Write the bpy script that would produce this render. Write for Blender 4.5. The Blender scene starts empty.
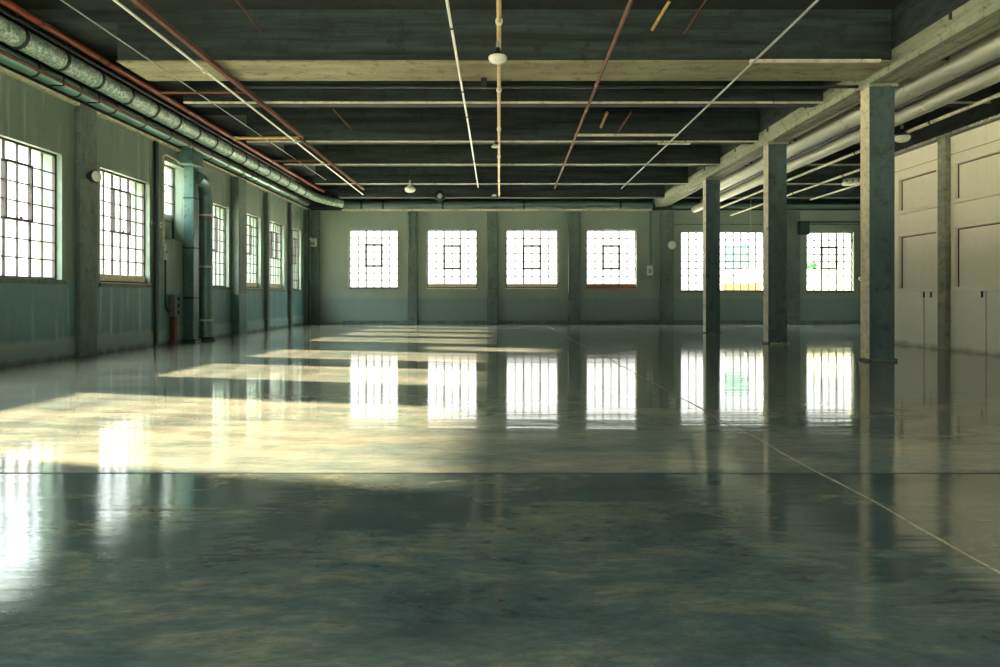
import bpy, math, random
from mathutils import Vector, Matrix
random.seed(7)
S = bpy.context.scene
C = S.collection
PI = math.pi
H = 1.25; F = 740.0; UX = 499.0; VY = 297.0      # eye height, focal length in px, vanishing point
XL = -8.84; YB = 34.25; XR = 10.6; XF = 19.0; YJ = 20.7; ZC = 6.45

# ------------------------------------------------------------------ materials
def lin(r, g, b):
    return tuple(((c/255)/12.92 if c/255 <= .04045 else ((c/255+.055)/1.055)**2.4) for c in (r, g, b)) + (1,)

def nodes(name):
    m = bpy.data.materials.new(name); m.use_nodes = True
    nt = m.node_tree; nt.nodes.clear()
    o = nt.nodes.new('ShaderNodeOutputMaterial'); b = nt.nodes.new('ShaderNodeBsdfPrincipled')
    nt.links.new(b.outputs[0], o.inputs[0])
    return m, nt, b, o

def coords(nt, scale=(1, 1, 1)):
    g = nt.nodes.new('ShaderNodeNewGeometry')
    mp = nt.nodes.new('ShaderNodeMapping'); mp.inputs['Scale'].default_value = scale
    nt.links.new(g.outputs['Position'], mp.inputs['Vector'])
    return mp.outputs[0]

def noise(nt, vec, scale, detail=6, rough=.6, dist=0):
    n = nt.nodes.new('ShaderNodeTexNoise'); n.inputs['Scale'].default_value = scale
    n.inputs['Detail'].default_value = detail; n.inputs['Roughness'].default_value = rough
    n.inputs['Distortion'].default_value = dist
    nt.links.new(vec, n.inputs['Vector']); return n.outputs['Fac']

def ramp(nt, fac, stops):
    r = nt.nodes.new('ShaderNodeValToRGB')
    while len(r.color_ramp.elements) < len(stops): r.color_ramp.elements.new(.5)
    for e, (p, c) in zip(r.color_ramp.elements, stops):
        e.position = p; e.color = c if len(c) == 4 else (*c, 1)
    nt.links.new(fac, r.inputs[0]); return r.outputs[0]

def mix(nt, fac, a, b, mode='MIX'):
    n = nt.nodes.new('ShaderNodeMix'); n.data_type = 'RGBA'; n.blend_type = mode
    for sock, v in ((n.inputs[0], fac), (n.inputs[6], a), (n.inputs[7], b)):
        if hasattr(v, 'default_value') or hasattr(v, 'is_linked'): nt.links.new(v, sock)
        else: sock.default_value = v
    return n.outputs[2]

def math_(nt, op, a, b=None, clamp=False):
    n = nt.nodes.new('ShaderNodeMath'); n.operation = op; n.use_clamp = clamp
    for i, v in enumerate((a, b)):
        if v is None: continue
        if isinstance(v, (int, float)): n.inputs[i].default_value = v
        else: nt.links.new(v, n.inputs[i])
    return n.outputs[0]

def bump(nt, bsdf, h, strength=.3, dist=.02):
    n = nt.nodes.new('ShaderNodeBump'); n.inputs['Strength'].default_value = strength
    n.inputs['Distance'].default_value = dist
    nt.links.new(h, n.inputs['Height']); nt.links.new(n.outputs[0], bsdf.inputs['Normal'])

K0 = (0, 0, 0, 1); K1 = (1, 1, 1, 1)
def sepz(nt):
    g = nt.nodes.new('ShaderNodeNewGeometry'); s = nt.nodes.new('ShaderNodeSeparateXYZ')
    nt.links.new(g.outputs['Position'], s.inputs[0]); return s

def plain(name, col, rough=.5, metal=0.0, var=.25, scale=3, bumps=.1, dirt=None, stretch=(1, 1, 1)):
    """painted or bare surface with blotchy wear"""
    m, nt, b, o = nodes(name)
    v = coords(nt, stretch)
    n1 = noise(nt, v, scale, 8, .65)
    lo = tuple(c*(1-var) for c in col[:3])+(1,); hi = tuple(min(1, c*(1+var)) for c in col[:3])+(1,)
    c = ramp(nt, n1, [(.3, lo), (.7, hi)])
    if dirt:
        n2 = noise(nt, coords(nt), scale*2.3, 10, .75)
        c = mix(nt, ramp(nt, n2, [(.52, K0), (.68, K1)]), c, dirt)
    nt.links.new(c, b.inputs['Base Color'])
    b.inputs['Roughness'].default_value = rough; b.inputs['Metallic'].default_value = metal
    if bumps: bump(nt, b, n1, bumps, .01)
    return m

def wallmat(name, upper, dado, dadoh, streak, dark, light_base=None, upper2=None, vert=1.0):
    m, nt, b, o = nodes(name)
    sp = sepz(nt); z = sp.outputs['Z']
    big = noise(nt, coords(nt, (.5, .5, .35)), 1.1, 6, .6)
    u = ramp(nt, big, [(.3, upper), (.7, upper2 or upper)])
    # dado line, slightly ragged
    rag = noise(nt, coords(nt), 2.5, 4, .6)
    zz = math_(nt, 'ADD', z, math_(nt, 'MULTIPLY', math_(nt, 'SUBTRACT', rag, .5), .25))
    f = math_(nt, 'MULTIPLY', math_(nt, 'SUBTRACT', zz, dadoh), 6, False)
    f = math_(nt, 'ADD', f, .5, True)
    c = mix(nt, f, dado, u)
    # runs of paint: long vertical streaks
    st = noise(nt, coords(nt, (2.6, 2.6, .12)), 2.2, 5, .7)
    sm = ramp(nt, st, [(.56, K0), (.70, K1)])
    c = mix(nt, math_(nt, 'MULTIPLY', sm, .85*vert), c, streak)
    st2 = noise(nt, coords(nt, (4.1, 4.1, .2)), 1.7, 8, .75)
    sm2 = ramp(nt, st2, [(.54, K0), (.76, K1)])
    c = mix(nt, math_(nt, 'MULTIPLY', sm2, .6*vert), c, dark)
    grime = noise(nt, coords(nt), 5, 12, .8)
    c = mix(nt, math_(nt, 'MULTIPLY', ramp(nt, grime, [(.55, K0), (.75, K1)]), .5), c, dark)
    if light_base:
        lb = math_(nt, 'MULTIPLY', math_(nt, 'SUBTRACT', .42, zz), 12, False)
        lb = math_(nt, 'ADD', lb, .5, True)
        c = mix(nt, math_(nt, 'MULTIPLY', lb, .75), c, light_base)
    low = math_(nt, 'MULTIPLY', math_(nt, 'SUBTRACT', .12, zz), 8, True)
    c = mix(nt, low, c, dark)
    nt.links.new(c, b.inputs['Base Color'])
    b.inputs['Roughness'].default_value = .5
    bump(nt, b, math_(nt, 'ADD', grime, math_(nt, 'MULTIPLY', st2, vert)), .25, .01)
    return m

M = {}
M['wall_left'] = wallmat('wall_left_paint', lin(100, 122, 110), lin(90, 132, 134), 1.5, lin(160, 184, 172), lin(56, 74, 68), lin(138, 162, 152), lin(116, 134, 116))
M['wall_back'] = wallmat('wall_back_paint', lin(128, 145, 134), lin(124, 143, 134), 1.2, lin(150, 162, 150), lin(98, 114, 104), None, lin(150, 158, 138), .3)
M['wall_right'] = wallmat('wall_right_paint', lin(246, 238, 212), lin(242, 240, 218), 1.45, lin(244, 240, 218), lin(186, 180, 152), None, lin(240, 232, 204), .3)
M['pilaster'] = plain('weathered_concrete', lin(100, 116, 106), .7, 0, .3, 2.5, .5, lin(66, 72, 60), (1, 1, .5))
M['column'] = plain('column_concrete', lin(78, 100, 100), .65, 0, .35, 1.8, .5, lin(52, 62, 56), (1.5, 1.5, .35))
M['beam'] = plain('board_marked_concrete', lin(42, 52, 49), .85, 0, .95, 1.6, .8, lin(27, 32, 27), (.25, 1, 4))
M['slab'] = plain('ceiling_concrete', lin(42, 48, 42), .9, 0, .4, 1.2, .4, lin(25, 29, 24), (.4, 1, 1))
M['beam_under'] = plain('scuffed_plaster', lin(142, 138, 106), .85, 0, .4, 1.5, .5, lin(82, 80, 60), (.35, 1.5, 1))  # tan of the lit beam underside put into the colour, plus scuffs
M['strip'] = plain('pale_painted_steel', lin(206, 200, 172), .5, 0, .25, 3, .1, lin(120, 100, 70), (.5, 1, 1))
M['girder'] = plain('girder_concrete', lin(142, 146, 122), .7, 0, .35, 2, .5, lin(80, 84, 66), (1.5, .2, 1.5))
M['rust'] = plain('red_oxide_pipe', lin(150, 62, 32), .45, 0, .3, 4, .2, lin(96, 44, 26))
M['rust_dull'] = plain('dull_rusty_steel', lin(104, 62, 42), .7, 0, .3, 4, .3, lin(62, 40, 30))
M['ochre'] = plain('ochre_paint', lin(196, 166, 100), .5, 0, .25, 6, .2, lin(130, 98, 56))
M['black'] = plain('black_steel', lin(24, 28, 27), .5, 0, .3, 5, .1)
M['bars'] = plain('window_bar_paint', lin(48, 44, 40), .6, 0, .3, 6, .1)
M['sash'] = plain('sash_paint', lin(40, 28, 24), .5, 0, .3, 6, .1)
M['sill'] = plain('cream_sill', lin(216, 206, 172), .6, 0, .2, 5, .2, lin(140, 126, 96))
M['sill_orange'] = plain('orange_brown_sill', lin(178, 118, 76), .6, 0, .25, 5, .2, lin(120, 74, 50))
M['white'] = plain('white_enamel', lin(226, 226, 210), .25, 0, .08, 6, 0)
M['whitepipe'] = plain('white_conduit', lin(246, 246, 236), .35, 0, .05, 4, 0)
M['box'] = plain('grey_box_paint', lin(150, 158, 146), .5, 0, .12, 5, .1)
M['tealduct'] = plain('teal_painted_steel', lin(84, 118, 112), .35, .3, .2, 3, .1, lin(60, 84, 80))
M['silver'] = plain('dull_galvanised_steel', lin(178, 180, 162), .5, .35, .15, 2, .1, None, (1, .3, 1))
M['greenmetal'] = plain('green_grey_galvanised', lin(120, 166, 148), .3, .6, .2, 2, .1, None, (1, .3, 1))
M['backduct'] = plain('grey_painted_duct', lin(88, 108, 104), .35, .3, .2, 1.5, .1)
M['band'] = plain('duct_band_steel', lin(40, 58, 52), .45, .4, .2, 5, 0)
M['ground'] = plain('pale_yard_gravel', lin(206, 200, 176), .9, 0, .2, 2, .2)
M['brick'] = plain('far_building_render', lin(214, 184, 146), .9, 0, .2, 1, .1)
M['hut'] = plain('green_cladding', lin(84, 120, 104), .8, 0, .15, 2, .1)
M['leaf'] = plain('bright_green_leaves', lin(0, 120, 14), .7, 0, .35, 6, .3)
M['roofdark'] = plain('roof_felt', lin(60, 60, 58), .9)

# crinkled foil of the insulated duct
m, nt, b, o = nodes('crinkled_foil')
cn = noise(nt, coords(nt), 9, 6, .75, 1.5)
nt.links.new(ramp(nt, cn, [(.3, lin(70, 104, 94)), (.48, lin(150, 186, 168)), (.62, lin(250, 246, 222))]), b.inputs['Base Color'])
b.inputs['Metallic'].default_value = .6; b.inputs['Roughness'].default_value = .3
bump(nt, b, cn, .9, .05); M['foil'] = m

# window glass: clear, thin, faintly green
m, nt, b, o = nodes('window_glass')
nt.nodes.remove(b)
t = nt.nodes.new('ShaderNodeBsdfTransparent'); t.inputs[0].default_value = (.975, .99, .975, 1)
g = nt.nodes.new('ShaderNodeBsdfGlossy'); g.inputs['Roughness'].default_value = .05
lw_ = nt.nodes.new('ShaderNodeLayerWeight'); lw_.inputs[0].default_value = .5
fr = math_(nt, 'ADD', math_(nt, 'MULTIPLY', math_(nt, 'POWER', lw_.outputs['Facing'], 5), .8), .02)
mx = nt.nodes.new('ShaderNodeMixShader')
nt.links.new(fr, mx.inputs[0]); nt.links.new(t.outputs[0], mx.inputs[1]); nt.links.new(g.outputs[0], mx.inputs[2])
nt.links.new(mx.outputs[0], o.inputs[0]); M['glass'] = m

# polished, worn concrete floor
m, nt, b, o = nodes('polished_concrete_floor')
a = noise(nt, coords(nt, (.32, .9, 1)), 1.6, 14, .72, .4)
c1 = ramp(nt, a, [(.30, lin(102, 118, 114)), (.45, lin(136, 144, 132)), (.58, lin(168, 165, 146)), (.7, lin(194, 184, 158))])
fine = noise(nt, coords(nt, (1, 2.4, 1)), 5.5, 15, .82, .3)
scr = noise(nt, coords(nt, (.5, 5, 1)), 3.0, 8, .7, .3)
c2 = mix(nt, math_(nt, 'MULTIPLY', ramp(nt, fine, [(.44, K0), (.66, K1)]), .5), c1, lin(82, 100, 98))
c2 = mix(nt, math_(nt, 'MULTIPLY', ramp(nt, scr, [(.56, K0), (.72, K1)]), .35), c2, lin(176, 178, 158))
sx = sepz(nt); Y = sx.outputs['Y']
near = math_(nt, 'ADD', math_(nt, 'MULTIPLY', math_(nt, 'SUBTRACT', 5.25, Y), 40), 0, True)   # slab this side of the joint
big = noise(nt, coords(nt, (.45, 1.0, 1)), 1.9, 15, .78, .45)
nc = ramp(nt, big, [(.38, lin(38, 58, 62)), (.5, lin(72, 92, 90)), (.57, lin(106, 110, 90)), (.70, lin(150, 142, 112))])
nc = mix(nt, math_(nt, 'MULTIPLY', ramp(nt, fine, [(.42, K0), (.64, K1)]), .65), nc, lin(40, 58, 60))
c3 = mix(nt, math_(nt, 'MULTIPLY', near, .9), c2, nc)
nt.links.new(c3, b.inputs['Base Color'])
rn = noise(nt, coords(nt, (.5, 1.6, 1)), 1.6, 10, .7, .5)
ra = math_(nt, 'ADD', math_(nt, 'MULTIPLY', ramp(nt, rn, [(.35, K0), (.7, K1)]), .07), .03)
ra = math_(nt, 'ADD', ra, math_(nt, 'MULTIPLY', near, .035))
nt.links.new(ra, b.inputs['Roughness'])
b.inputs['IOR'].default_value = 1.55
wav = noise(nt, coords(nt, (.12, 2.2, 1)), 1.6, 4, .55)
hh = math_(nt, 'ADD', math_(nt, 'MULTIPLY', fine, .025), math_(nt, 'MULTIPLY', wav, .5))
bump(nt, b, hh, .2, .03); M['floor'] = m
M['joint_dark'] = plain('joint_shadow_filler', lin(30, 42, 42), .7)  # dark filler of the cross joint
M['joint_crumb'] = plain('crumbling_joint_filler', lin(158, 150, 122), .9, 0, .6, 20, .6, lin(50, 58, 52))

# ------------------------------------------------------------------ mesh helpers
class MB:
    def __init__(s): s.v = []; s.f = []; s.sm = []
    def add(s, vs, fs, smooth=False):
        n = len(s.v); s.v += [tuple(p) for p in vs]
        s.f += [tuple(i+n for i in f) for f in fs]; s.sm += [smooth]*len(fs)
        return s
    def box(s, x0, x1, y0, y1, z0, z1):
        vs = [(x, y, z) for x in (x0, x1) for y in (y0, y1) for z in (z0, z1)]
        return s.add(vs, [(0, 1, 3, 2), (4, 6, 7, 5), (0, 4, 5, 1), (2, 3, 7, 6), (0, 2, 6, 4), (1, 5, 7, 3)])
    def tube(s, pts, r, n=12, caps=True, radii=None):
        pts = [Vector(p) for p in pts]; rings = []
        up = None
        for i, p in enumerate(pts):
            d = (pts[min(i+1, len(pts)-1)] - pts[max(i-1, 0)]).normalized()
            if up is None: up = Vector((0, 0, 1)) if abs(d.z) < .9 else Vector((1, 0, 0))
            a = d.cross(up).normalized(); up = a.cross(d).normalized()
            rr = radii[i] if radii else r
            rings.append([p + (a*math.cos(2*PI*k/n) + up*math.sin(2*PI*k/n))*rr for k in range(n)])
        vs = [q for ring in rings for q in ring]; fs = []
        for i in range(len(pts)-1):
            for k in range(n):
                fs.append((i*n+k, i*n+(k+1) % n, (i+1)*n+(k+1) % n, (i+1)*n+k))
        s.add(vs, fs, True)
        if caps:
            s.add(rings[0], [tuple(range(n))[::-1]]); s.add(rings[-1], [tuple(range(n))])
        return s
    def lathe(s, prof, n=20, c=(0, 0, 0), axis='z'):
        vs = []
        for (r, h) in prof:
            for k in range(n):
                a = 2*PI*k/n; x, y = r*math.cos(a), r*math.sin(a)
                p = (x, y, h) if axis == 'z' else ((h, x, y) if axis == 'x' else (x, -h, y))
                vs.append((p[0]+c[0], p[1]+c[1], p[2]+c[2]))
        fs = [(i*n+k, i*n+(k+1) % n, (i+1)*n+(k+1) % n, (i+1)*n+k) for i in range(len(prof)-1) for k in range(n)]
        return s.add(vs, fs, True)
    def prism(s, prof, y0, y1):            # (x,z) outline run along Y
        n = len(prof)
        vs = [(x, y0, z) for x, z in prof] + [(x, y1, z) for x, z in prof]
        fs = [(i, (i+1) % n, (i+1) % n+n, i+n) for i in range(n)] + [tuple(range(n))[::-1], tuple(range(n, 2*n))]
        return s.add(vs, fs)
    def build(s, name, mat, parent=None, off=None, bevel=0, loc=None):
        me = bpy.data.meshes.new(name)
        vs = s.v if off is None else [(x-off[0], y-off[1], z-off[2]) for x, y, z in s.v]
        me.from_pydata(vs, [], s.f); me.update()
        import bmesh
        bm = bmesh.new(); bm.from_mesh(me); bmesh.ops.recalc_face_normals(bm, faces=bm.faces); bm.to_mesh(me); bm.free()
        for p, k in zip(me.polygons, s.sm): p.use_smooth = k
        me.materials.append(M[mat])
        ob = bpy.data.objects.new(name, me); C.objects.link(ob)
        if parent is not None: ob.parent = parent
        elif off is not None: ob.location = off
        elif loc is not None: ob.location = loc
        if bevel:
            bv = ob.modifiers.new('bevel', 'BEVEL'); bv.width = bevel; bv.segments = 2; bv.limit_method = 'ANGLE'
        return ob

def tag(o, label, cat, group=None):
    o['label'] = label; o['category'] = cat
    if group: o['group'] = group
    return o
def empty(name, loc, rz=0):
    o = bpy.data.objects.new(name, None); C.objects.link(o)
    o.location = loc; o.rotation_euler = (0, 0, rz); o.empty_display_size = .2
    return o
def thing(name, label, cat, loc, rz=0, group=None): return tag(empty(name, loc, rz), label, cat, group)
def struct(o): o['kind'] = 'structure'; return o
def copy_tree(o, parent=None):
    c = o.copy(); C.objects.link(c)
    if parent is not None: c.parent = parent
    for ch in [x for x in list(o.children)]: copy_tree(ch, c)
    return c

# ------------------------------------------------------------------ openings
T = .5
# left wall windows: (y0, y1, z0, z1); first three unseen, added for fill light
WL = [(-5.5, -2.9, 1.0, 4.9), (-2.5, .1, 1.0, 4.9), (.5, 3.1, 1.0, 4.9), (7.1, 10.7, 1.6, 4.13), (12.62, 14.97, 1.6, 4.13), (16.40, 18.72, 1.58, 4.13), (22.02, 24.22, 1.58, 4.16),
      (25.30, 27.45, 1.58, 4.18), (28.50, 30.45, 1.58, 4.2), (31.55, 33.05, 1.58, 4.2)]
ALC = (19.45, 20.75, 2.82, 4.86)        # narrow opening among the service pipes
def bx(u): return (u-UX)*YB/F
WB = [(bx(349), bx(398), 1.67, 4.36), (bx(427), bx(477), 1.67, 4.36), (bx(506), bx(558), 1.67, 4.36), (bx(586.5), bx(636.5), 1.67, 4.36),
      (bx(681), bx(765), 1.53, 4.28), (bx(807), bx(853.5), 1.53, 4.26)]
WR = [(24.0, 28.5, 1.55, 4.26)]         # in the far right wall, hidden from the photograph

def wall_y(x0, x1, ya, yb, z0, z1, ops):       # a wall running along Y
    m = MB(); y = ya
    for (a, b_, c, d) in sorted(ops):
        m.box(x0, x1, y, a, z0, z1); m.box(x0, x1, a, b_, z0, c); m.box(x0, x1, a, b_, d, z1); y = b_
    m.box(x0, x1, y, yb, z0, z1); return m
def wall_x(y0, y1, xa, xb, z0, z1, ops):
    m = MB(); x = xa
    for (a, b_, c, d) in sorted(ops):
        m.box(x, a, y0, y1, z0, z1); m.box(a, b_, y0, y1, z0, c); m.box(a, b_, y0, y1, d, z1); x = b_
    m.box(x, xb, y0, y1, z0, z1); return m

YF = -6.0
# ------------------------------------------------------------------ shell
fl = MB(); fl.add([(XL-T, YF-T, 0), (XF+T, YF-T, 0), (XF+T, YB+T, 0), (XL-T, YB+T, 0)], [(0, 1, 2, 3)])
fl.add([(XL-T, YF-T, -.3), (XF+T, YF-T, -.3), (XF+T, YB+T, -.3), (XL-T, YB+T, -.3)], [(3, 2, 1, 0)])
floor = struct(fl.build('floor', 'floor'))
MB().box(XL, XR, 5.236, 5.264, -.002, .0015).build('cross_joint', 'joint_dark', floor)
jm = MB(); pts = []
y = -2.0
while y < 32:
    pts.append((2.28 + .012*math.sin(y*3.1) + random.uniform(-.006, .006) - .012*max(0, y-5)*.6, y)); y += .18
vs = []
for (x, y) in pts:
    w = random.uniform(.006, .014); vs += [(x-w, y, .001), (x, y, .004), (x+w, y, .001)]
jm.add(vs, [f for i in range(len(pts)-1) for f in ((3*i, 3*i+1, 3*i+4, 3*i+3), (3*i+1, 3*i+2, 3*i+5, 3*i+4))])
jm.build('long_joint', 'joint_crumb', floor)

wl = struct(wall_y(XL-T, XL, YF-T, YB+T, 0, 5.34, WL+[ALC]).build('wall_left', 'wall_left'))
wb = struct(wall_x(YB, YB+T, XL, XF+T, 0, 5.26, WB).build('wall_back', 'wall_back'))
wr = struct(MB().box(XR, XR+T, YF, YJ, 0, 5.0).build('wall_right', 'wall_right'))
wj = struct(MB().box(XR+T, XF+T, YJ-T, YJ, 0, 5.0).build('wall_right', 'wall_back'))
wf = struct(wall_y(XF, XF+T, YJ, YB, 0, 5.26, WR).build('wall_right', 'wall_back'))
WN = [(-7.8, -4.0, 1.4, 4.7), (-2.6, 1.2, 1.4, 4.7), (2.6, 6.4, 1.4, 4.7), (7.2, 10.2, 1.4, 4.7)]     # unseen windows behind the camera, added to fill the room with sky light
wn = struct(wall_x(YF-T, YF, XL, XR+T, 0, 5.34, WN).build('wall_front', 'wall_back'))
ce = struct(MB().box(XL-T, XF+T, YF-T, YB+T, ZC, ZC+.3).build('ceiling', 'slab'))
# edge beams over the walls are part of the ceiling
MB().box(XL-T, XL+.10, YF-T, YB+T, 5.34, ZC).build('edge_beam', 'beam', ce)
MB().box(XL+.10, XF+T, YB-.10, YB+T, 5.26, ZC).build('edge_beam', 'beam', ce)
MB().box(XL, XR+T, YF-T, YF+.1, 5.34, ZC).build('edge_beam', 'beam', ce)
MB().box(XR+.15, XR+T, YF, YJ, 5.0, ZC).build('edge_beam', 'beam', ce)
MB().box(XR+T, XF+T, YJ-T, YJ, 5.0, ZC).build('edge_beam', 'beam', ce)
MB().box(XF, XF+T, YJ, YB, 5.26, ZC).build('edge_beam', 'beam', ce)

# left wall details
def yl(u, X=-XL): return F*X/(UX-u)
def pil(y0, y1, p, z1, mat='pilaster', par=wl):
    return MB().box(XL, XL+p, y0, y1, 0, z1).build('pilaster', mat, par, bevel=.02)
pil(15.43, 16.08, .11, 5.3); pil(24.42, 25.14, .26, 5.2); pil(27.85, 28.12, .14, 5.2); pil(31.0, 31.25, .14, 5.2); pil(33.55, 34.2, .2, 5.2)
pil(11.5, 12.15, .11, 5.3)
MB().box(XL, XL+.285, 24.40, 25.16, 0, 1.35).build('pilaster_base', 'tealduct', wl, bevel=.015)
MB().box(XL, XL+.10, YF, YB, 5.24, 5.30).build('ledge', 'strip', wl)
# raised border strips round the lower panels and the foot band
for (a, b_) in ((12.2, 15.4), (16.15, 18.85), (21.7, 24.4), (25.2, 27.8), (28.2, 31.0), (31.3, 33.5)):
    MB().box(XL, XL+.035, a, b_, 0, .36).build('foot_band', 'wall_left', wl)
for (a, b_, z0, z1) in WL[4:]:
    MB().box(XL, XL+.05, a-.06, b_+.06, z0-.10, z0-.02).build('apron_ledge', 'pilaster', wl)

# back wall pilasters
for (u0, u1) in ((308, 320), (408, 417.5), (487, 498), (568, 579.5), (660, 673), (786, 799)):
    MB().box(bx(u0), bx(u1), YB-.16, YB, 0, 5.2).build('pilaster', 'pilaster', wb, bevel=.02)
MB().box(bx(420.5)-3.6, XF, YB-.03, YB, 0, .16).build('foot_band', 'pilaster', wb)
MB().box(bx(674), XF, YB-.06, YB, 4.58, 4.63).build('ledge', 'pilaster', wb)

# right wall: framed cream panels
def xr_rect(y0, y1, z0, z1, name='panel_frame'):
    p = .10; w = .10; m = MB()
    m.box(XR-p, XR, y0-w, y0, z0-w, z1+w); m.box(XR-p, XR, y1, y1+w, z0-w, z1+w)
    m.box(XR-p, XR, y0, y1, z1, z1+w); m.box(XR-p, XR, y0, y1, z0-w, z0)
    m.build(name, 'wall_right', wr, bevel=.008)
    MB().box(XR-.012, XR, y0, y1, z1-.022, z1-.002).build('panel_gap', 'bars', wr); MB().box(XR-.012, XR, y1-.03, y1-.002, z0, z1-.02).build('panel_gap', 'bars', wr)  # thin dark strips stand for the shade inside the panel recess
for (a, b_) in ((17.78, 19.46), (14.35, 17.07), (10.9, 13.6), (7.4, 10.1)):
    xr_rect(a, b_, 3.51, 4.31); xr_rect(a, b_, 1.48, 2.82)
MB().box(XR-.012, XR, YF, YJ, 4.577, 4.588).build('seam', 'joint_crumb', wr)
for y in (17.2+.55, 18.45, 16.1, 15.45, 12.3, 8.7): MB().box(XR-.006, XR, y-.006, y+.006, 0, 1.39).build('seam', 'bars', wr)
for y in (17.36, 13.95, 10.4): MB().box(XR-.14, XR, y, y+.30, 0, 5.0).build('pilaster', 'girder', wr, bevel=.015)
# dark slots at the panel foot
for y in (18.42, 18.12, 16.2, 15.45, 14.95):
    MB().box(XR-.02, XR, y, y+.05, 1.24, 1.38).build('slot', 'black', wr)
cor = MB()
for i in range(110):
    y = 5+i*.142; cor.box(XR-.20, XR+.02, y, y+.075, 5.0, 5.06)
cor.box(XR-.18, XR+.02, 5, YJ, 5.0, 5.035)
cor.build('corrugated_flashing', 'silver', wr)

# ------------------------------------------------------------------ windows
wn_i = [0]
def window(base, rz, w, z0, z1, cols, rows, vent, strip=None, d=.15, name=None, t=.011, twovents=False, fade=None):
    """local frame: x along the wall, y outward through the wall"""
    wn_i[0] += 1
    r = struct(empty(name or 'window_%d' % wn_i[0], base, rz))
    f = MB(); e = .04; h = z1-z0
    f.box(-w/2, -w/2+e, d-.03, d+.03, 0, h); f.box(w/2-e, w/2, d-.03, d+.03, 0, h)
    f.box(-w/2+e, w/2-e, d-.03, d+.03, h-e, h); f.box(-w/2+e, w/2-e, d-.03, d+.03, 0, e)
    f.build('window_frame', 'bars', r)
    sh = .0
    if strip:
        sh = .19
        MB().box(-w/2+e, w/2-e, d-.05, d+.05, e, sh).build('bottom_panel', strip, r, bevel=.005)
    g = MB(); iw = w-2*e; ih = h-e-max(sh, e); zb = max(sh, e)
    cx = [-w/2+e+iw*i/cols for i in range(cols+1)]; rzs = [zb+ih*i/rows for i in range(rows+1)]
    vs_ = vent if isinstance(vent, list) else [vent]
    for i in range(1, cols):
        th = t+.010 if any(v and i in (v[0], v[1]) for v in vs_) else t
        g.box(cx[i]-th, cx[i]+th, d-.02, d+.02, zb, zb+ih)
    for j in range(1, rows):
        g.box(cx[0], cx[-1], d-.018, d+.018, rzs[j]-t, rzs[j]+t)
    g.build('glazing_bars', 'bars', r)
    for v in vs_:
        if not v: continue
        a, b_, c, dd = v; s_ = MB(); x0, x1, q0, q1 = cx[a], cx[b_], rzs[c], rzs[dd]; k = .045 if t < .015 else .085
        s_.box(x0-k/2, x0+k/2, d-.06, d+.03, q0, q1); s_.box(x1-k/2, x1+k/2, d-.06, d+.03, q0, q1)
        s_.box(x0-k/2, x1+k/2, d-.06, d+.03, q0-k/2, q0+k/2); s_.box(x0-k/2, x1+k/2, d-.06, d+.03, q1-k/2, q1+k/2)
        sa = s_.build('vent_sash', 'sash', r)
        MB().box((x0+x1)/2-.02, (x0+x1)/2+.02, d-.10, d-.06, q0-.03, q0+.06).build('sash_catch', 'black', sa)
    MB().box(-w/2+e, w/2-e, d-.004, d+.004, zb, h-e).build('glass', 'glass', r)
    MB().box(-w/2-.03, w/2+.03, -.04, .02, -.06, 0).build('window_sill', strip or 'pilaster', r, bevel=.006)
    return r
for i, (a, b_, z0, z1) in enumerate(WL):
    i -= 3; cols = 8 if i == 0 else 6
    window((XL, (a+b_)/2, z0), PI/2, b_-a, z0, z1, cols, 7, (cols//2-1, cols//2+1, 3, 6) if 0 <= i < 4 else (2, 4, 3, 6), 'sill' if i in (2, 4, 5) else None)
for i, (a, b_, z0, z1) in enumerate(WB[:4]):
    window(((a+b_)/2, YB, z0), 0, b_-a, z0, z1, 6, 8 if i == 0 else 7, (2, 4, 3, 6) if i == 0 else (2, 4, 2, 5), None if i == 0 else ('sill_orange' if i == 3 else 'sill'), t=.02)
a, b_, z0, z1 = WB[4]; window(((a+b_)/2, YB, z0), 0, b_-a, z0, z1, 11, 8, None, t=.02)
a, b_, z0, z1 = WB[5]; window(((a+b_)/2, YB, z0), 0, b_-a, z0, z1, 6, 8, (2, 4, 3, 6), t=.02)
a, b_, z0, z1 = WR[0]; window((XF, (a+b_)/2, z0), -PI/2, b_-a, z0, z1, 10, 8, None)
for (a, b_, z0, z1) in WN: window(((a+b_)/2, YF, z0), PI, b_-a, z0, z1, 9, 8, None)
a, b_, z0, z1 = ALC
aw = window((XL, (a+b_)/2, z0), PI/2, b_-a, z0, z1, 2, 4, None, None, .3)

MB().tube([(-.55, .40, .75), (.0, .40, 1.1), (.6, .40, 1.55)], .03, 8).build('diagonal_brace', 'box', aw)
MB().box(-.62, .62, .34, .38, 0, .72).build('lower_screen', 'box', aw)
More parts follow.
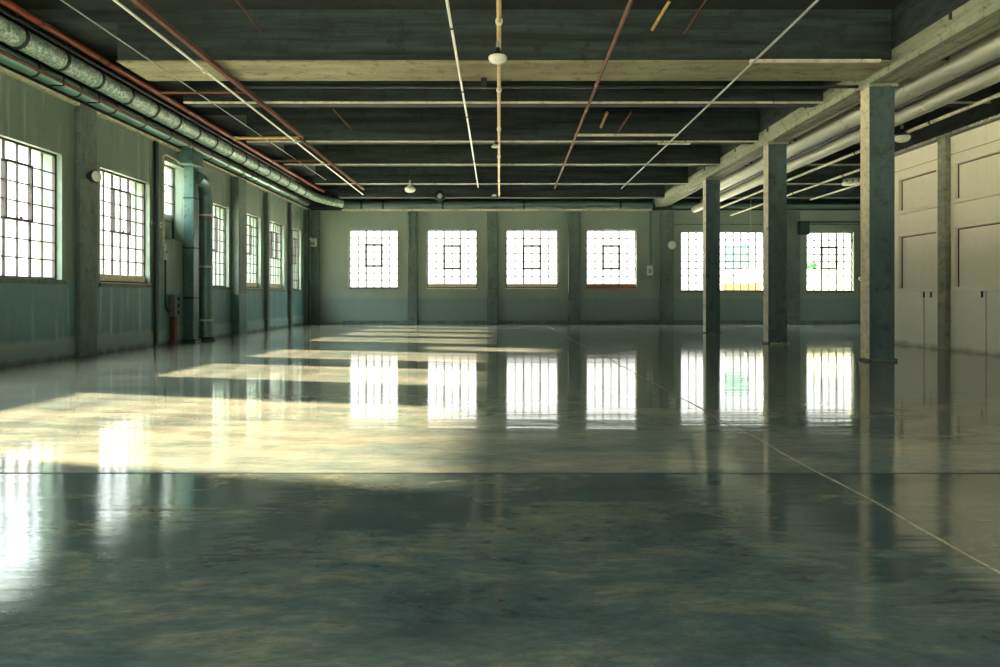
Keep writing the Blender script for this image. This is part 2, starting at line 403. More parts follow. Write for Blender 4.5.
# ------------------------------------------------------------------ columns, girder, ceiling beams
cl = ['nearest of the three square concrete columns, widest, beside the cream panelled wall',
      'middle square concrete column with a crumbled pale foot, between nearest and farthest column',
      'farthest and slimmest looking square concrete column, nearest the back wall windows']
for k, y in enumerate((14.36, 19.75, 25.7)):
    t = thing('concrete_column', cl[k], 'column', (7.44, y+.17, 0), 0, 'row of concrete columns')
    sh = MB().box(-.24, .24, -.17, .17, 0, 5.40)
    sh.box(-.252, -.232, -.182, -.10, 0, 5.40).build('shaft', 'column', t, bevel=.012)
    fm = MB()  # pale left side: window light put into the colour
    fm.box(-.262, -.24, -.172, .172, .02, 5.40).build('side_facing', 'strip' if k else 'sill', t, bevel=.006)['label'] = 'pale painted left side facing'
    MB().box(-.285, .285, -.205, .205, 0, .05).build('foot', 'pilaster', t, bevel=.015)
    MB().box(-.27, .30, -.20, .20, 5.33, 5.40).build('cap_plate', 'girder', t, bevel=.01)
    if k == 1:
        cr = MB()
        for q in range(16):
            x = random.uniform(-.3, .34); yy = random.uniform(-.33, -.22); s_ = random.uniform(.02, .05)
            cr.lathe([(0, 0), (s_, s_*.2), (s_*.8, s_*.9), (0, s_*1.1)], 6, (x, yy, 0))
        tag(cr.build('rubble', 'box', None, loc=(7.44, y+.17, 0)), 'small heap of pale rubble at the foot of the middle column', 'rubble')['kind'] = 'stuff'

gp = [(x_, z_+.05 if z_ < 5.55 else z_) for x_, z_ in [(7.10, 5.72), (7.10, 5.62), (7.16, 5.58), (7.16, 5.50), (7.20, 5.47), (7.20, 5.35), (7.33, 5.35), (7.33, 5.42), (7.39, 5.42), (7.39, 5.35),
      (7.56, 5.35), (7.56, 5.42), (7.62, 5.42), (7.62, 5.35), (7.74, 5.35), (7.74, 5.62), (7.80, 5.66), (7.80, 5.72)]]
g = MB().prism(gp, YF+.1, YB-.1).build('concrete_girder', 'girder', None, (7.44, 14, 5.35))
tag(g, 'long pale concrete girder carried on the tops of the columns', 'girder')
MB().box(-.32, .34, YF+.1-14, YB-.1-14, .37, ZC-5.35).build('upper_web', 'beam', g)['label'] = 'dark upper part of the girder'
for yy in (8.3, 11.6, 14.1, 17.1, 19.5, 22.2, 25.5, 29, 32): MB().box(7.07-7.44, 7.20-7.44, yy-14, yy+.04-14, .26, .36).build('joint_plate', 'black', g)

blab = ['wide concrete ceiling beam with a pale scuffed underside, nearest the camera',
        'first thin-edged dark ceiling beam behind the wide pale-bottomed beam',
        'second thin-edged dark ceiling beam behind the wide pale-bottomed beam',
        'third thin-edged dark ceiling beam, in the middle distance over the columns',
        'fourth thin-edged dark ceiling beam, second before the back wall',
        'last dark ceiling beam before the back wall, without a bright lower edge']
for k, (y0, y1) in enumerate(((13.38, 14.55), (16.2, 16.7), (20.25, 20.75), (23.75, 24.25), (27.8, 28.3), (31.7, 32.2))):
    t = thing('ceiling_beam', blab[k], 'beam', (5, y0, 5.5), 0, 'concrete ceiling beams')
    x0, x1 = XL+.1-5, (XR+.15 if y0 < 20 else XF)-5
    if y0 < 20.7 and y0 > 20: x1 = XR+.15-5 if y1 < YJ else XF-5
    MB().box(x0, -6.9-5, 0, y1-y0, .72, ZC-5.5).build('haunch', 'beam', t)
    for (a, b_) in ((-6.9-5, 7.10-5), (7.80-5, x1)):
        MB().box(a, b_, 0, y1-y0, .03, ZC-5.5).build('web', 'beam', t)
        if k == 0:
            MB().box(a, b_, 0, y1-y0, 0, .03).build('soffit', 'beam_under', t)
        if k < 5: MB().box(a, b_, -.03, .03 if k else .02, -.008 if k else -.006, .024).build('edge_strip', 'strip' if k else 'beam_under', t)

# ------------------------------------------------------------------ ducts and pipes
def run(name, label, cat, mat, pts, r, group=None, n=12, bands=None, bandmat="band", bw=.04, bt=.012):
    off = pts[0]
    o = MB().tube(pts, r, n).build(name, mat, None, off); tag(o, label, cat, group)
    if bands:
        for k, yb in enumerate(bands):
            # interpolate centre at y
            for p, q in zip(pts, pts[1:]):
                if min(p[1], q[1]) <= yb <= max(p[1], q[1]) and p[1] != q[1]:
                    f = (yb-p[1])/(q[1]-p[1]); c = tuple(p[i]+(q[i]-p[i])*f - off[i] for i in range(3))
                    MB().tube([(c[0], c[1]-bw/2, c[2]), (c[0], c[1]+bw/2, c[2])], r+bt, n+4).build('duct_band', bandmat, o); break
    return o
def arc(c, r, a0, a1, z, n=8): return [(c[0]+r*math.cos(a), c[1]+r*math.sin(a), z) for a in [a0+(a1-a0)*i/n for i in range(n+1)]]
# insulated duct: along the left wall, then round the corner
up = [(-8.25, y, 5.70) for y in (2, 10, 20, 31.9)] + [(-8.10, 32.7, 5.66), (-7.7, 33.25, 5.58), (-7.1, 33.6, 5.48)]
run('insulated_duct', 'large crinkled silver-green duct high along the left wall', 'duct', 'foil', up, .19, None, 20, [9+1.22*i for i in range(19)], bw=.08, bt=.016)
run('air_duct', 'smooth green-grey duct below the crinkled duct on the left wall', 'duct', 'greenmetal', [(-8.58, y, 5.44) for y in (2, 12, 22, 33)], .135, None, 18, [9.5+1.37*i for i in range(17)], bw=.06)
bd = [(-7.1, 0, 0), (7.0, 0, 0)]
o = MB().tube(bd, .19, 20).build('back_duct', 'backduct', None, loc=(0, 33.75, 5.46)); tag(o, 'long round grey-green duct running along the top of the back wall', 'duct')
for u in (362, 383.5, 443, 524, 620): 
    x = (u-UX)*33.75/F; MB().tube([(x-.05, 0, 0), (x+.05, 0, 0)], .205, 20).build('duct_band', 'black', o)
o = MB().box(0, 14.2, 0, .1, 0, .08).build('duct_shelf', 'strip', None, loc=(-7.2, 33.9, 5.2)); tag(o, 'thin pale shelf rail under the duct on the back wall', 'rail')
o = MB().tube([(0, 0, 0), (10.9, 0, 0)], .13, 16).build('back_duct', 'backduct', None, loc=(7.9, 33.75, 5.42)); tag(o, 'thinner duct on the back wall right of the concrete girder', 'duct')
run('red_pipe', 'orange-red pipe above the crinkled duct on the left side', 'pipe', 'rust', [(-8.0, y, 6.03) for y in (2, 15, 31)] + [(-7.95, 32, 6.0), (-7.7, 32.5, 5.9)], .06, None, 12, [6, 9.3, 12.9, 14.8, 15.1, 18.9, 22.5, 26, 29.5], 'rust_dull', .08)
run('red_pipe', 'thin red-brown pipe between the two ducts on the left wall', 'pipe', 'rust_dull', [(-8.36, y, 5.37) for y in (2, 15, 32.8)], .035)
run('black_cable', 'black rail between the crinkled duct and the orange-red pipe', 'rail', 'black', [(-8.12, y, 5.93) for y in (2, 32)], .03)
# duct hangers on the left wall
for k, yy in enumerate((14.1, 15.35, 19.8, 24.9)):
    h = MB(); h.box(-.01, .01, -.01, .01, 0, .22); h.box(-.26, .01, -.02, .02, -.02, 0).build('duct_hanger', 'black', None, loc=(-8.29, yy, 5.29))
    # labelled by what stands below
o_h = [x for x in C.objects if x.name.startswith('duct_hanger')]
for x, l in zip(o_h, ('dark strap hanger on the left ducts above the near window', 'dark strap hanger on the left ducts above the first pilaster', 'dark strap hanger on the left ducts above the tall vertical duct', 'dark strap hanger on the left ducts above the wide pilaster')):
    tag(x, l, 'hanger', 'left duct hangers')

# right-hand ducts beside the girder
run('air_duct', 'large silver duct tucked beside the concrete girder', 'duct', 'silver', [(8.35, y, 5.50) for y in (4, 12, 20, 28)], .23, None, 22, [9.6, 12.1, 14.9, 17.6, 20.3, 23], 'silver', .03, .006)
run('black_rail', 'black rail between the two silver ducts right of the girder', 'rail', 'black', [(8.5, y, 5.28) for y in (4, 31)], .055, None, 10)
b2 = [(8.72, y, 5.16) for y in (4, 12, 20, 33.0)]
run('air_duct', 'narrower cream-silver duct lowest beside the concrete girder', 'duct', 'silver', b2, .15, None, 18, [8, 11.2, 15, 18.9, 24.6], 'strip', .03, .006)
run('conduit', 'pale conduit with the bell lamp, right of the silver ducts', 'pipe', 'strip', [(9.4, y, 5.05) for y in (4, 33)], .04, None, 10, [13.2, 16.1, 19.5], 'black', .05)
run('conduit', 'pale conduit far right, middle of the three beyond the nearest column', 'pipe', 'strip', [(10.35, 21.2, 4.9), (10.35, 33, 4.9)], .035, None, 10, [22.2, 26], 'black', .05).name = 'hung_conduit'
run('conduit', 'pale conduit far right, outermost beyond the nearest column', 'pipe', 'strip', [(12, 22, 5.0), (12, 28.5, 5.0)], .03).name = 'ceiling_conduit'
for nm, z0_, ys in (('hung_conduit', 4.9, (1.0, 5.5, 9.5)), ('ceiling_conduit', 5.0, (.6, 5.2))):
    for q in ys: MB().box(-.008, .008, q-.008, q+.008, .02, ZC-z0_).build('pipe_hanger', 'black', bpy.data.objects[nm])

# ceiling pipes of the middle hall
run('conduit', 'yellowish conduit down the middle of the ceiling', 'pipe', 'ochre', [(0, y, 5.42) for y in (4, 18, 30.5)], .036, None, 10, [11.2, 14.9, 18.4, 22, 23.5, 26.5, 29.8], 'white', .08, .02)
run('conduit', 'thin white conduit just left of the yellowish middle one', 'pipe', 'whitepipe', [(-.72, 4, 5.40), (-.74, 18, 5.40), (-.79, 28, 5.40)], .022, None, 8, [11.4, 14.9, 17, 22.5, 26.2], 'black', .05, .012)
run('red_pipe', 'thin rust-red pipe right of the middle conduit', 'pipe', 'rust_dull', [(1.82, 8, 5.42), (2.13, 28.4, 5.42)], .033, None, 8, [14.5, 16.5, 20.5, 24], 'rust', .1, .01)
run('conduit', 'thin grey conduit crossing the right part of the middle ceiling', 'pipe', 'box', [(4.45, 8, 5.42), (4.70, 28.4, 5.42)], .02, None, 8)
run('conduit', 'bright thin rod beside the rusty channel on the left ceiling', 'pipe', 'whitepipe', [(-5.29, 6, 5.36), (-5.46, 29.7, 5.36)], .022, None, 8, [13.4, 19.5, 22.7], 'strip', .12, .03)
run('cable', 'thin dark grey cable between orange-red pipe and rusty channel', 'cable', 'box', [(-6.2, 6, 5.46), (-6.2, 26.5, 5.44)], .011, None, 6)
ch = MB().box(-.045, .045, 0, 13.4, 0, .012); ch.box(-.045, -.035, 0, 13.4, 0, .07); ch.box(.035, .045, 0, 13.4, 0, .07)
o = ch.build('steel_channel', 'rust_dull', None, loc=(-5.10, 6, 5.40)); tag(o, 'near rusty steel channel beside the bright rod on the left', 'channel'); o.rotation_euler.z = .004
ch = MB().box(-.04, .04, 0, 9.2, 0, .012); ch.box(-.04, -.03, 0, 9.2, 0, .06); ch.box(.03, .04, 0, 9.2, 0, .06)
o = ch.build('steel_channel', 'rust_dull', None, loc=(-5.27, 19.6, 5.41)); tag(o, 'far rusty steel channel continuing the near one towards the back wall', 'channel')
lab = ['wide orange-brown cross bar from the red pipe to the rusty channel', 'short reddish cross bar farther along by the rusty channel', 'dark rusty cross pipe nearest on the left under the ceiling']
for k, (x0, x1, yy, zz, r) in enumerate(((-6.95, -5.25, 19.4, 5.42, .04), (-6.85, -5.4, 22.5, 5.40, .03), (-6.95, -5.1, 15.15, 5.44, .03))):
    o = MB().tube([(0, 0, 0), (x1-x0, 0, 0)], r, 8).build('cross_bar', 'ochre' if k == 0 else 'rust_dull', None, loc=(x0, yy, zz)); tag(o, lab[k], 'bar')
# dark pipe hung just behind the wide beam, with hangers
t = MB().tube([(0, 0, 0), (12.5, 0, 0)], .035, 10).build('dark_pipe', 'black', None, loc=(-5.3, 14.85, 5.47)); tag(t, 'dark pipe hung crosswise just behind the wide pale-bottomed beam', 'pipe')
for x in (5.7, 7.7, 9.3, 11.6): MB().box(x-.012, x+.012, -.012, .012, .03, .95).build('pipe_hanger', 'black', t)
# pale battens
for (u0, u1, v, zz, hh, l) in ((575, 678, 136, 5.42, .05, 'long pale batten on the middle distance ceiling'), (658, 690, 144.5, 5.40, .04, 'short pale batten by the third beam edge'), (750, 880, 62.5, 5.47, .05, 'bright pale batten at the front edge of the wide beam, right side')):
    yy = F*(zz-H)/(VY-v); x0, x1 = (u0-UX)*yy/F, min((u1-UX)*yy/F, 7.05)
    o = MB().box(0, x1-x0, -.04, .04, 0, hh).build('batten', 'strip', None, loc=(x0, yy, zz)); tag(o, l, 'batten')
    top = {136: 5.5, 144.5: 5.5, 62.5: 5.5}[v]
    for q in (.15, .85): MB().box((x1-x0)*q-.01, (x1-x0)*q+.01, -.01, .01, hh, (ZC-zz if v != 62.5 else .1)).build('batten_hanger', 'black', o)
# short loose rods left on the beam faces
def rod(u0, v0, u1, v1, ya, yb, r, mat, lab_):
    p = [((u0-UX)*ya/F, ya, H+(VY-v0)*ya/F), ((u1-UX)*yb/F, yb, H+(VY-v1)*yb/F)]
    o = MB().tube([(0, 0, 0), tuple(p[1][i]-p[0][i] for i in range(3))], r, 8).build('hanger_rod', mat, None, loc=p[0]); tag(o, lab_, 'rod', 'short rods below the ceiling')
rod(236, 0, 262, 32, 12.6, 13.36, .016, 'rust_dull', 'short thin rusty rod high in front of the wide beam, left')
rod(706, 0, 684, 34, 12.6, 13.36, .016, 'rust_dull', 'short thin rusty rod high in front of the wide beam, right')
rod(669, 2, 652, 30, 12.7, 13.36, .03, 'ochre', 'short thick ochre rod high in front of the wide beam')
rod(333, 109, 351, 129, 18.9, 20.22, .022, 'rust_dull', 'short rusty rod left of the white conduit, before the second thin beam')
rod(631, 112, 619, 131, 18.9, 20.22, .022, 'rust', 'short red rod right of the rust-red pipe')
rod(607, 113, 601, 127, 18.9, 20.22, .04, 'ochre', 'short thick ochre rod right beside the rust-red pipe')

# ------------------------------------------------------------------ lamps
def bell(label, loc, s_, rodlen, group='bell pendant lamps', shade='white'):
    t = thing('pendant_lamp', label, 'lamp', loc, 0, group)
    MB().lathe([(0, .23), (.05, .23), (.06, .20), (.07, .15), (.13, .10), (.20, .03), (.215, 0), (.205, 0), (.19, .03), (.12, .09), (.0, .11)], 24).build('lamp_shade', shade, t)
    t.scale = (s_,)*3
    MB().lathe([(.215, .02), (.228, 0), (.222, -.05), (.19, -.10), (.12, -.14), (0, -.155)], 24).build('lamp_glass', 'white', t)['label'] = 'white lower bowl'
    MB().lathe([(0, .36), (.035, .36), (.04, .34), (.04, .24), (0, .23)], 14).build('lamp_neck', 'box', t)
    MB().box(-.012, .012, -.012, .012, .35, .36+rodlen/s_).build('lamp_rod', 'black', t)
    return t
bell('large black and white bell lamp hanging on the middle conduit, nearest the camera', (-.02, 12.0, 5.14), .68, 1.0, shade='black')
bell('white bell lamp hanging alone left of the white conduit, far back', (-3.1, 25.8, 5.02), .85, .95)
bell('white-rimmed bell lamp right of the nearest column', ((902-UX)*17.0/F, 17.0, H+(VY-137)*17.0/F), .8, 1.1, shade='black')
# white dotted lamp seen between middle and nearest column
t = thing('pendant_lamp', 'white ring-shaped lamp with dark spots between middle and nearest column', 'lamp', (bx(852)*.7, 24.0, 4.98))
MB().lathe([(.10, -.06), (.28, -.09), (.30, 0), (.28, .09), (.10, .06), (.10, -.06)], 20).build('lamp_ring', 'white', t)
for k in range(10):
    a = 2*PI*k/10; MB().lathe([(0, -.03), (.035, -.02), (.035, .02), (0, .03)], 8, (.29*math.cos(a), .29*math.sin(a), 0), 'z').build('lamp_bulb', 'black', t); MB().box(-.01, .01, -.01, .01, .05, 1.4).build('lamp_rod', 'black', t)
MB().box(-.1, .1, -.01, .01, .04, .06).build('lamp_bracket', 'black', t)
# oval fitting at the last beam and small fittings on the middle conduit
t = thing('ceiling_fitting', 'dark oval fitting on the last ceiling beam', 'fitting', ((440-UX)*31.6/F, 31.62, 5.56))
MB().lathe([(.0, 0), (.2, 0), (.24, .03), (.2, .07), (0, .07)], 20, axis='y').build('fitting_body', 'black', t)
MB().lathe([(.0, .06), (.11, .07), (.1, .10), (0, .11)], 16, axis='y').build('fitting_lens', 'box', t)
for (u, v, l) in ((495, 146, 'small white spotlight on the middle conduit, halfway back'), (494, 195, 'small white spotlight at the far end of the middle conduit')):
    yy = F*(5.3-H)/(VY-v)
    t = thing('spotlight', l, 'lamp', ((u-UX)*yy/F, yy, 5.28), 0, 'spotlights on the middle conduit')
    MB().lathe([(0, .07), (.05, .06), (.10, 0), (.09, -.02), (0, -.03)], 16).build('lamp_head', 'white', t)
    MB().box(-.012, .10, -.012, .012, .06, .14).build('lamp_arm', 'black', t)
t = thing('ceiling_box', 'small black junction box hanging left of the middle conduit under the wide beam', 'box', ((484-UX)*14.3/F, 14.3, 5.28))
MB().box(-.055, .055, -.04, .04, 0, .2).build('box_body', 'black', t, bevel=.008); MB().box(-.01, .01, -.01, .01, .2, .24).build('box_stem', 'black', t)

def wall_light(label, loc, rz, r=.15, square=False, tilt=0, cat='lamp', group='round wall lamps'):
    """projects along local -y (towards the room)"""
    t = thing('wall_lamp', label, cat, loc, rz, group)
    MB().box(-.05, .05, -.10, 0, -.05, .05).build('lamp_bracket', 'black', t, bevel=.01)
    if square:
        MB().box(-.19, .19, -.2, -.10, -.2, .2).build('lamp_housing', 'white', t, bevel=.06)
        MB().box(-.09, .09, -.21, -.2, -.12, .02).build('lamp_panel', 'box', t, bevel=.004)
    else:
        h = MB().lathe([(0, .09), (r*.7, .09), (r, .13), (r*1.06, .22), (r, .235), (r*.9, .24)], 24, axis='y').build('lamp_housing', 'black' if not tilt else 'box', t)
        MB().lathe([(r*.93, .232), (r*.7, .255), (0, .265)], 24, axis='y').build('lamp_lens', 'white', t)
    return t
wall_light('round wall lamp on the left wall pilaster between the two nearest windows', (XL+.11, 15.72, 3.80), PI/2-.35, .13)
wall_light('round pale wall lamp on the back wall pilaster near the farthest column', (bx(672), YB-.16, 3.63), -.35, .2, tilt=1)
wall_light('rounded square white wall lamp in the far left corner', (bx(314.5), YB-.16, 3.75), 0, square=True, group=None)
t = thing('globe_lamp', 'tiny white globe lamp in the far left corner on the left wall', 'lamp', (XL+.2, 33.6, 3.9))
MB().lathe([(0, -.08), (.06, -.05), (.08, 0), (.06, .05), (0, .08)], 14, (.1, 0, 0)).build('lamp_globe', 'white', t); MB().box(-.0, .05, -.02, .02, -.02, .02).build('lamp_bracket', 'black', t)

# ------------------------------------------------------------------ wall services
# left wall: two conduits right of the second window
run('wall_conduit', 'thin dark vertical conduit beside the second left window', 'pipe', 'black', [(XL+.04, 18.93, 0.02), (XL+.04, 18.93, 5.3)], .03, 'left wall conduits')
run('wall_conduit', 'pale vertical conduit right beside the thin dark one on the left wall', 'pipe', 'tealduct', [(XL+.05, 19.06, 0.02), (XL+.05, 19.06, 5.3)], .035, 'left wall conduits')
t = thing('electrical_box', 'small pale switch box between the second left window and the narrow opening', 'box', (XL, 19.2, 3.05))
MB().box(0, .08, -.05, .05, 0, .14).build('box_body', 'white', t, bevel=.008); MB().box(.08, .085, -.02, .02, .04, .1).build('switch', 'black', t)
t = thing('electrical_box', 'small black box on the right edge of the second left window', 'box', (XL, 18.79, 3.06))
MB().box(0, .07, -.045, .045, 0, .12).build('box_body', 'black', t, bevel=.008); MB().box(.07, .075, -.02, .02, .03, .09).build('box_cover', 'box', t)
t = thing('electrical_box', 'grey-green box beside the narrow opening at sill height', 'box', (XL, 19.33, 2.22))
MB().box(0, .12, -.11, .11, 0, .42).build('box_body', 'box', t, bevel=.01); bd_ = MB().box(.12, .13, -.08, .08, .05, .37).build('box_door', 'tealduct', t); MB().box(.13, .145, .04, .065, .17, .25).build('door_latch', 'black', bd_)
# bent conduit: along the top of the opening, down its left side to the valve box
run('bent_conduit', 'bent pale conduit framing the top left of the narrow opening', 'pipe', 'strip', [(XL+.06, 21.4, 4.86), (XL+.06, 20.6, 4.95), (XL+.06, 19.5, 5.0), (XL+.06, 19.38, 4.94), (XL+.06, 19.36, 4.8), (XL+.06, 19.36, 2.68)], .025)
run('bent_conduit', 'dark vertical conduit under the grey-green box on the left wall', 'pipe', 'black', [(XL+.05, 19.5, 2.25), (XL+.05, 19.5, 1.0), (XL+.05, 19.62, .88), (XL+.05, 19.8, .88)], .022)
t = thing('meter_box', 'rusty valve box with round dials on a post low on the left wall', 'box', (XL, 19.9, 0))
MB().box(.02, .16, -.09, .09, 0, .72).build('box_post', 'rust_dull', t, bevel=.01)
bb = MB().box(.0, .20, -.15, .15, .72, 1.32).build('box_body', 'pilaster', t, bevel=.015)
for k, zz in enumerate((.84, 1.02, 1.2)): MB().lathe([(0, .195), (.05, .195), (.055, .225), (0, .23)], 14, (0, .04, zz), 'x').build('dial', 'black', bb)
# square vertical duct dropping from the wall ducts
t = thing('vertical_duct', 'square grey-green vertical duct dropping from the ceiling ducts to the floor', 'duct', (XL, 20.75, 0))
MB().box(.02, .30, -.05, .28, 0, 4.9).build('duct_body', 'tealduct', t, bevel=.015)
MB().box(.0, .42, -.42, .34, 4.9, 5.32).build('duct_head', 'tealduct', t, bevel=.03)
for zz in (1.2, 2.6, 4.0): MB().box(.01, .31, -.06, .29, zz, zz+.05).build('duct_band', 'band', t)
MB().box(.0, .36, -.10, .33, 0, .08).build('duct_foot', 'band', t, bevel=.01)
# pale flat panel between the square duct and the round pipe
t = thing('wall_panel', 'tall narrow pale metal panel between the square duct and the round pipe', 'panel', (XL, 21.22, 0))
MB().box(0, .10, -.15, .22, .02, 4.55).build('panel_sheet', 'strip', t, bevel=.01); MB().box(.10, .11, .02, .05, .02, 4.55).build('panel_seam', 'pilaster', t)
# big round pipe with elbow
pr = [(XL+.28, 21.62, .02), (XL+.28, 21.62, 4.1)]
el = [(XL+.28, 21.62-.42+.42*math.cos(a), 4.1+.5*math.sin(a)) for a in [PI/2*i/8 for i in range(1, 9)]] + [(XL+.28, 20.95, 4.62)]
o = MB().tube([(p[0]-XL, p[1]-21.62, p[2]) for p in pr+el], .19, 20).build('round_pipe', 'tealduct', None, loc=(XL, 21.62, 0))
tag(o, 'big round dark teal vertical pipe with an elbow at the top, on the left wall', 'pipe')
for zz in (.55, 2.1, 3.6): MB().tube([(.28, 0, zz), (.28, 0, zz+.06)], .205, 20).build('pipe_band', 'strip', o)
MB().lathe([(.27, 0), (.27, .05), (.21, .09)], 20, (.28, 0, 0)).build('pipe_foot', 'band', o)

# back wall services
run('wall_conduit', 'thin vertical conduit on the back wall ending in a white box', 'pipe', 'tealduct', [(bx(650.5), YB-.05, 2.75), (bx(650.5), YB-.05, 5.25)], .045)
t = thing('electrical_box', 'small white box at the lower end of the back wall conduit', 'box', (bx(649.5), YB, 2.25))
b3 = MB().box(-.13, .13, -.12, 0, 0, .45).build('box_body', 'white', t, bevel=.015); MB().box(-.06, .06, -.13, -.12, .1, .3).build('box_cover', 'box', b3); MB().box(.02, .05, -.06, -.02, -.15, 0).build('box_stub', 'black', t)
t = thing('conduit_bracket', 'double dark conduit with forked top on the pilaster right of the first back window', 'pipe', (bx(412.5), YB-.16, 0))
MB().tube([(-.12, -.03, 3.5), (-.12, -.03, 5.0), (-.2, -.03, 5.15)], .03, 8).build('conduit', 'tealduct', t); MB().tube([(.12, -.03, 3.7), (.12, -.03, 5.0), (.2, -.03, 5.15)], .03, 8).build('conduit', 'tealduct', t)
t = thing('loudspeaker', 'dark box loudspeaker high on the back wall left of the last window', 'speaker', (bx(800.5), YB-.2, 4.1))
sb_ = MB().box(-.22, .22, -.3, .0, 0, .62).build('speaker_body', 'black', t, bevel=.02); MB().box(-.17, .17, -.31, -.3, .06, .56).build('speaker_grille', 'band', sb_); MB().box(-.05, .05, 0, .2, .25, .35).build('speaker_bracket', 'black', t)
t = thing('wall_lamp', 'small pale wall lamp on the back wall right of the last window', 'lamp', (bx(860), YB, 2.1))
MB().lathe([(0, .0), (.10, .0), (.13, .08), (.10, .16), (0, .18)], 16, axis='y').build('lamp_lens', 'white', t); MB().lathe([(0, -.0), (.15, .0), (.15, .03), (0, .03)], 16, axis='y').build('lamp_base', 'black', t)
run('wall_conduit', 'horizontal dark conduit high on the back wall at the far right', 'pipe', 'black', [(bx(803), YB-.05, 4.72), (bx(858), YB-.05, 4.72), (bx(860), YB-.05, 4.6), (bx(860), YB-.05, 2.32)], .03)
run('hanging_cord', 'thin pale cord hanging in front of the wide back window', 'cord', 'strip', [(bx(751)*.97, YB-1, 3.9), (bx(751)*.97, YB-1, 6.4)], .012, None, 6)
run('corner_pipe', 'thin dark vertical pipe in the far left corner', 'pipe', 'black', [(XL+.24, 33.45, 0.02), (XL+.24, 33.45, 5.2)], .03)

# ------------------------------------------------------------------ outside, seen through the windows
yard = MB(); yard.add([(-120, -60, -.32), (120, -60, -.32), (120, 160, -.32), (-120, 160, -.32)], [(0, 1, 2, 3)])
o = yard.build('ground', 'ground'); struct(o)
t = thing('board_on_posts', 'green board standing on posts outside the wide back window', 'board', (13.2, 41, -.32))
MB().box(-.75, .65, -.05, .05, 3.16, 4.42).build('board', 'hut', t, bevel=.01)
for x in (-.6, .5): MB().box(x-.04, x+.04, .05, .13, 0, 4.3).build('post', 'whitepipe', t)
t = thing('garden_wall', 'low orange-brown wall outside the wide back window', 'wall', (12.4, 38.5, -.32))
MB().box(-.8, 1.9, 0, .25, 0, 2.25).build('wall_body', 'sill_orange', t); MB().box(-.85, 1.95, -.03, .28, 2.25, 2.31).build('coping', 'sill', t)
t = thing('far_building', 'brown low building outside the last back window', 'building', (26, 62, -.32))
MB().box(-3.5, 6, 0, 8, 0, 3.9).build('building_wall', 'brick', t); MB().box(-3.7, 6.2, -.2, 8.2, 3.9, 4.1).build('roof', 'sill', t)
for x in (-2, 1, 4): MB().box(x, x+1.1, -.03, 0, 1.6, 2.9).build('window', 'roofdark', t)
t = thing('garden_wall', 'pale boundary wall outside the last back window, below the green shrub', 'wall', (17.6, 39.6, -.32))
MB().box(-1.4, 2.6, 0, .25, 0, 3.0).build('wall_body', 'sill', t); MB().box(-1.45, 2.65, -.03, .28, 3.0, 3.08).build('coping', 'white', t)
t = thing('shrub', 'vivid green shrub outside the last back window', 'shrub', (17.2, 40.6, -.32))
sm = MB(); random.seed(3)
for k in range(700):
    a = random.uniform(0, 2*PI); rr = random.uniform(0, 1)**.5*.45; zz = random.uniform(.3, 1)
    c = Vector((rr*math.cos(a)*1.0, rr*math.sin(a)*.8, 3.5-(rr/.45)**2*.22-random.uniform(0, 1.2)))
    d = Vector((random.gauss(0, 1), random.gauss(0, 1), random.gauss(0, 1))).normalized(); e = d.orthogonal().normalized()
    s_ = random.uniform(.06, .12); n_ = d.cross(e)
    sm.add([c-d*s_, c+e*s_*.45+n_*.01, c+d*s_, c-e*s_*.45-n_*.01], [(0, 1, 2, 3)])
sm.build('foliage', 'leaf', t); MB().tube([(0, 0, 0), (.03, 0, 1.2), (0, .02, 2.6)], .05, 8, radii=[.06, .05, .03]).build('stem', 'rust_dull', t)

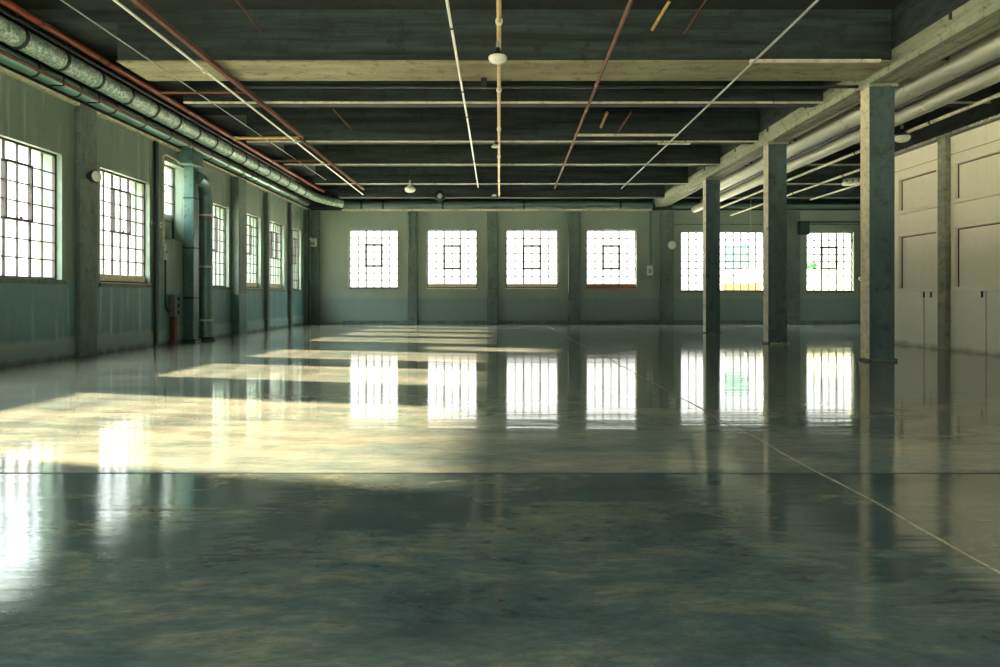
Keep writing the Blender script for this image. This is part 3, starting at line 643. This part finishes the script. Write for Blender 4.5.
# ------------------------------------------------------------------ light
w = bpy.data.worlds.new('World'); S.world = w; w.use_nodes = True
nt = w.node_tree; nt.nodes.clear()
out = nt.nodes.new('ShaderNodeOutputWorld'); bg = nt.nodes.new('ShaderNodeBackground')
tc = nt.nodes.new('ShaderNodeTexCoord'); sp = nt.nodes.new('ShaderNodeSeparateXYZ')
nt.links.new(tc.outputs['Generated'], sp.inputs[0])
r = nt.nodes.new('ShaderNodeValToRGB')
for e_, (p_, c_) in zip([r.color_ramp.elements[0], r.color_ramp.elements[1], r.color_ramp.elements.new(.22), r.color_ramp.elements.new(.4)],
                        ((0, (.115, .112, .103, 1)), (1, (.55, .80, .95, 1)), (.20, (.135, .135, .131, 1)), (.40, (.85, .98, 1.0, 1)))):
    e_.position = p_; e_.color = c_
nt.links.new(sp.outputs['Z'], r.inputs[0]); nt.links.new(r.outputs[0], bg.inputs[0])
bg.inputs[1].default_value = 19.0
nt.links.new(bg.outputs[0], out.inputs[0])

sd = bpy.data.lights.new('sun', 'SUN'); sd.energy = 36; sd.color = (1.0, .80, .57); sd.angle = math.radians(2.2)
so = bpy.data.objects.new('sun', sd); C.objects.link(so)
so.rotation_euler = Vector((1, -.27, -.47)).to_track_quat('-Z', 'Y').to_euler()
so.location = (-40, 30, 20)

# daylight portals in the openings guide the renderer's sky sampling
def portal(loc, rot, w_, h_):
    d = bpy.data.lights.new('portal', 'AREA'); d.shape = 'RECTANGLE'; d.size = w_; d.size_y = h_
    d.cycles.is_portal = True
    o = bpy.data.objects.new('portal', d); C.objects.link(o); o.location = loc; o.rotation_euler = rot
for (a, b_, z0, z1) in WL+[ALC]: portal((XL-T-.02, (a+b_)/2, (z0+z1)/2), Vector((1, 0, 0)).to_track_quat('-Z', 'Z').to_euler(), b_-a, z1-z0)
for (a, b_, z0, z1) in WB: portal(((a+b_)/2, YB+T+.02, (z0+z1)/2), Vector((0, -1, 0)).to_track_quat('-Z', 'Z').to_euler(), b_-a, z1-z0)
for (a, b_, z0, z1) in WN: portal(((a+b_)/2, YF-T-.02, (z0+z1)/2), Vector((0, 1, 0)).to_track_quat('-Z', 'Z').to_euler(), b_-a, z1-z0)
for (a, b_, z0, z1) in WR: portal((XF+T+.02, (a+b_)/2, (z0+z1)/2), Vector((-1, 0, 0)).to_track_quat('-Z', 'Z').to_euler(), b_-a, z1-z0)

cam = bpy.data.cameras.new('camera'); co = bpy.data.objects.new('camera', cam); C.objects.link(co)
cam.sensor_width = 36; cam.lens = 36*F/1000; cam.shift_x = .001; cam.shift_y = -.0365; cam.clip_end = 500
co.location = (0, 0, H); co.rotation_euler = (PI/2, 0, 0); S.camera = co
S.view_settings.view_transform = 'Standard'; S.view_settings.look = 'None'
S.view_settings.exposure = 0.48; S.view_settings.gamma = 1
